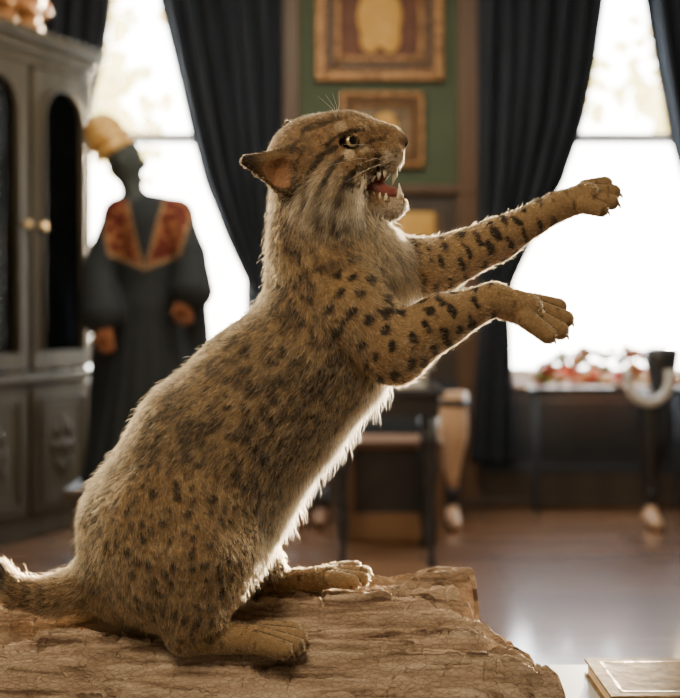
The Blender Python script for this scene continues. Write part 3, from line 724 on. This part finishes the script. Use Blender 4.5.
for p in mn.P:
    d=mn.dist(p,V2[:,0],V2[:,1],V2[:,2]); mm=d<best; best[mm]=d[mm]; c2[mm]=zc[p['z']]
hand=(V2[:,2]<1.45)&(c2[:,0]==.05); c2[hand]=(.22,.09,.045)
hatz=(c2[:,0]==.55); pn=fbm(V2*45,2,8); c2=np.where((hatz&(pn>.52))[:,None],np.array([.8,.55,.22]),c2)
fx=V2[:,0]+.99; lap=(np.abs(np.abs(fx)-.12-(V2[:,2]-1.65)*.25)<.085)&(V2[:,2]>1.54+.4*(np.abs(fx)-.1))&(V2[:,2]<1.88)&(V2[:,1]<md_+.02)&(c2[:,0]==.022)
edge=lap&((np.abs(np.abs(fx)-.12-(V2[:,2]-1.65)*.25)>.07)|(V2[:,2]<1.565+.4*(np.abs(fx)-.1))); c2[lap]=(.10,.017,.013); c2[edge]=(.24,.15,.08)
c2=np.where((lap&~edge&(pn>.57))[:,None],np.array([.26,.11,.045]),c2)
man=mk_mesh('robed_mannequin',V2,Q2,attr_mat('mannequin_cloth',.75,.3,60),c2)
q=MB(); q.box((-1.36,md_-.32,0),(-.60,md_+.32,.06),M['darkwood'],.01); q.box((-1.32,md_-.28,.06),(-.64,md_+.28,.37),M['darkwood'],.01); q.box((-1.36,md_-.32,.37),(-.60,md_+.32,.42),M['darkwood'],.01); q.obj('mannequin_plinth')

# side table with turned legs
q=MB(); tx0,tx1,ty0,ty1=-.02,.50,6.05,6.65
q.box((tx0-.03,ty0-.03,.86),(tx1+.03,ty1+.03,.90),M['black'],.01); q.box((tx0,ty0,.76),(tx1,ty1,.86),M['black'],.005)
for x in (tx0+.035,tx1-.035):
    for y in (ty0+.035,ty1-.035):
        q.lathe([(.03,0),(.022,.03),(.018,.08),(.026,.16),(.034,.22),(.018,.27),(.024,.30),(.018,.34),(.03,.45),(.034,.52),(.02,.58),(.03,.62),(.03,.76)],(x,y,0),M['black'])
q.obj('side_table')
q=MB(); q.box((.06,6.75,0.01),(.56,7.15,.52),M['black'],.01); q.box((.04,6.73,0),(.58,7.17,.16),M['crate'],.01); q.box((.04,6.73,.52),(.58,7.17,.56),M['crate'],.01)
for x in (.04,.54): q.box((x,6.72,.16),(x+.04,6.76,.52),M['crate'],.005)
q.obj('wooden_chest')
q=MB()
for k in range(5):
    x=.30+.035*k; q.tube([(x,6.2,.92),(x+.005,6.2,.97+.01*k),(x+.02,6.17,1.02),(x+.035,6.12,1.0)],[.011,.009,.008,.005],M['bone'])
q.lathe([(.05,0),(.055,.01),(.03,.03),(.02,.05)],(.37,6.2,.90),M['bone'],sx=1.6); q.obj('skeletal_hand')
def pros(name,x,y,m1,dirx):
    q=MB()
    q.lathe([(.035,.22),(.045,.30),(.062,.40),(.085,.50),(.095,.58),(.092,.66),(.085,.72),(.092,.80),(.08,.805)],(x,y,0),m1,seg=24)
    q.lathe([(.022,.10),(.02,.14),(.03,.18),(.037,.225)],(x,y,0),M['black'])
    for sx in (-1,1): q.tube([(x+sx*.035,y,.10),(x+sx*.045,y,.26),(x+sx*.088,y,.5),(x+sx*.098,y,.6),(x+sx*.095,y,.79)],.008,M['black'])
    for z_ in (.72,): q.lathe([(.088,0),(.095,.01),(.095,.035),(.088,.045)],(x,y,z_),M['black'])
    q.tube([(x-.0*dirx,y+.07,.05),(x,y+.02,.065),(x+dirx*.01,y-.06,.05),(x+dirx*.02,y-.15,.035),(x+dirx*.025,y-.2,.028)],[.035,.045,.042,.036,.02],M['legtan'],16)
    q.tube([(x,y,.05),(x,y,.12)],[.045,.03],M['legtan'],16)
    if dirx:
        q.tube([(x-.17+.125*(1-math.cos(t)),y-.12,.90-.15*math.sin(t)) for t in np.linspace(-.3,math.pi+.3,16)],.028,M['bone'],14)
        q.lathe([(.05,.80),(.07,.86),(.10,.98),(.11,1.06),(.06,1.08)],(x+.06,y,0),M['black'])
    return q.obj(name)
pros('prosthetic_leg',.68,7.25,M['legtan'],0)
pros('prosthetic_leg.001',1.88,7.25,M['black'],-.5)
q=MB()
for x in (-.25,-.12):
    q.tube([(x,7.35,.05),(x,7.28,.055),(x,7.18,.045),(x,7.10,.035)],[.04,.045,.04,.02],M['crate'],14); q.tube([(x,7.33,.05),(x,7.34,.22)],[.045,.05],M['black'],14)
q.obj('leather_boots')
fc=[mat('petal_%d'%i,c,.7,noise=(20,tuple(min(1,v*1.4) for v in c),I)) for i,c in enumerate([(.5,.05,.03),(.55,.42,.3),(.5,.22,.06),(.55,.10,.06),(.16,.2,.05)])]
q=MB()
q.box((1.20,7.52,.78),(2.2,7.72,.81),M['black'],.01)
for x in (1.24,2.16):
    for y in (7.55,7.69): q.tube([(x,y,0),(x,y,.4),(x,y,.78)],[.010,.012,.014],M['navy'])
for k in range(190):
    x=random.uniform(1.24,2.14); h=.27*max(0.05,math.sin((x-1.22)/.94*math.pi))**.5; z_=.83+random.random()*h*.9; y=random.uniform(7.58,7.67)
    r=random.uniform(.02,.045); q.ball((x,y,z_),(r,r,r*.7),random.choice(fc),1,.25)
q.obj('dried_flower_arrangement')

# outdoors
boxobj('ground_outside',(-25,WY+.3,-.5),(25,60,-.4),M['snow'])
def tree(x,y,seed):
    random.seed(seed); q=MB(); q.tube([(x,y,-.4),(x+.1,y,1.5),(x-.1,y,3.2),(x+.2,y,7)],[.18,.14,.11,.05],M['bark'])
    for k in range(16):
        t=random.uniform(3.9,6.5); a=random.uniform(0,6.28); e=(x+1.9*math.cos(a),y+2*math.sin(a),t+random.uniform(.3,1.2)); q.tube([(x,y,t),((x+e[0])/2,(y+e[1])/2,t+.4),e],[.06,.04,.015],M['bark'],6)
        for j in range(26): q.ball((e[0]+random.gauss(0,.5),e[1]+random.gauss(0,.5),e[2]+random.gauss(0,.35)),random.uniform(.08,.2),M['leaf'],1,.3)
    q.obj('outdoor_tree' if seed==1 else 'outdoor_tree.%03d'%(seed-1))
tree(-5.0,22,1); tree(7.3,25,2)

# ============================================================ LIGHT
w=D.worlds.new('World'); S.world=w; w.use_nodes=True; nt=w.node_tree; bg=nt.nodes['Background']
tc=nt.nodes.new('ShaderNodeTexCoord'); sp_=nt.nodes.new('ShaderNodeSeparateXYZ'); nt.links.new(tc.outputs['Generated'],sp_.inputs[0])
rp=nt.nodes.new('ShaderNodeValToRGB'); rp.color_ramp.elements[0].position=0; rp.color_ramp.elements[0].color=(1,.93,.80,1); rp.color_ramp.elements[1].position=.5; rp.color_ramp.elements[1].color=(.75,.87,1,1)
nt.links.new(sp_.outputs['Z'],rp.inputs[0]); nt.links.new(rp.outputs[0],bg.inputs['Color']); bg.inputs['Strength'].default_value=24
def lamp(name,kind,loc,target,energy,color,size=1,sy=None):
    l=D.lights.new(name,kind); l.energy=energy; l.color=color
    if kind=='AREA': l.size=size; 
    if kind=='AREA' and sy: l.shape='RECTANGLE'; l.size_y=sy
    if kind=='SUN': l.angle=math.radians(3)
    o=D.objects.new(name,l); col.objects.link(o); o.location=loc; o.rotation_euler=(Vector(target)-Vector(loc)).to_track_quat('-Z','Y').to_euler(); return o
lamp('sun','SUN',(-.1+2.05*1.5,1.8+6.2*1.5,1.15+.95*1.5),(-.1,1.8,1.15),75,(1,.78,.50))
lamp('added_fill','AREA',(-.5,.0,3.2),(-.1,1.9,1.0),60,(1,.82,.56),.9)  # unseen fill lamp added above the camera to light the cat's near side
lamp('added_fill.001','AREA',(0,5.2,3.7),(0,6.2,0),80,(1,.86,.66),1.5)  # unseen fill added to brighten the back wall and furniture
lamp('added_rim','AREA',(-2.2,4.2,2.4),(-.2,1.8,1.2),85,(1,.80,.52),.4)  # unseen lamp added out of frame, rim light on the cat from back left
lamp('added_rim.001','AREA',(2.6,3.6,2.4),(.0,1.8,1.2),60,(1,.80,.52),.4)  # second added rim lamp, out of frame on the right
cam=D.cameras.new('camera'); co=D.objects.new('camera',cam); col.objects.link(co); co.location=(0,0,CAMZ); co.rotation_euler=(math.pi/2,0,0)
cam.sensor_fit='HORIZONTAL'; cam.sensor_width=36; cam.lens=36*F/680; cam.shift_y=-39/680
cam.dof.use_dof=True; cam.dof.focus_distance=1.76; cam.dof.aperture_fstop=3.3; cam.clip_start=.02
S.camera=co
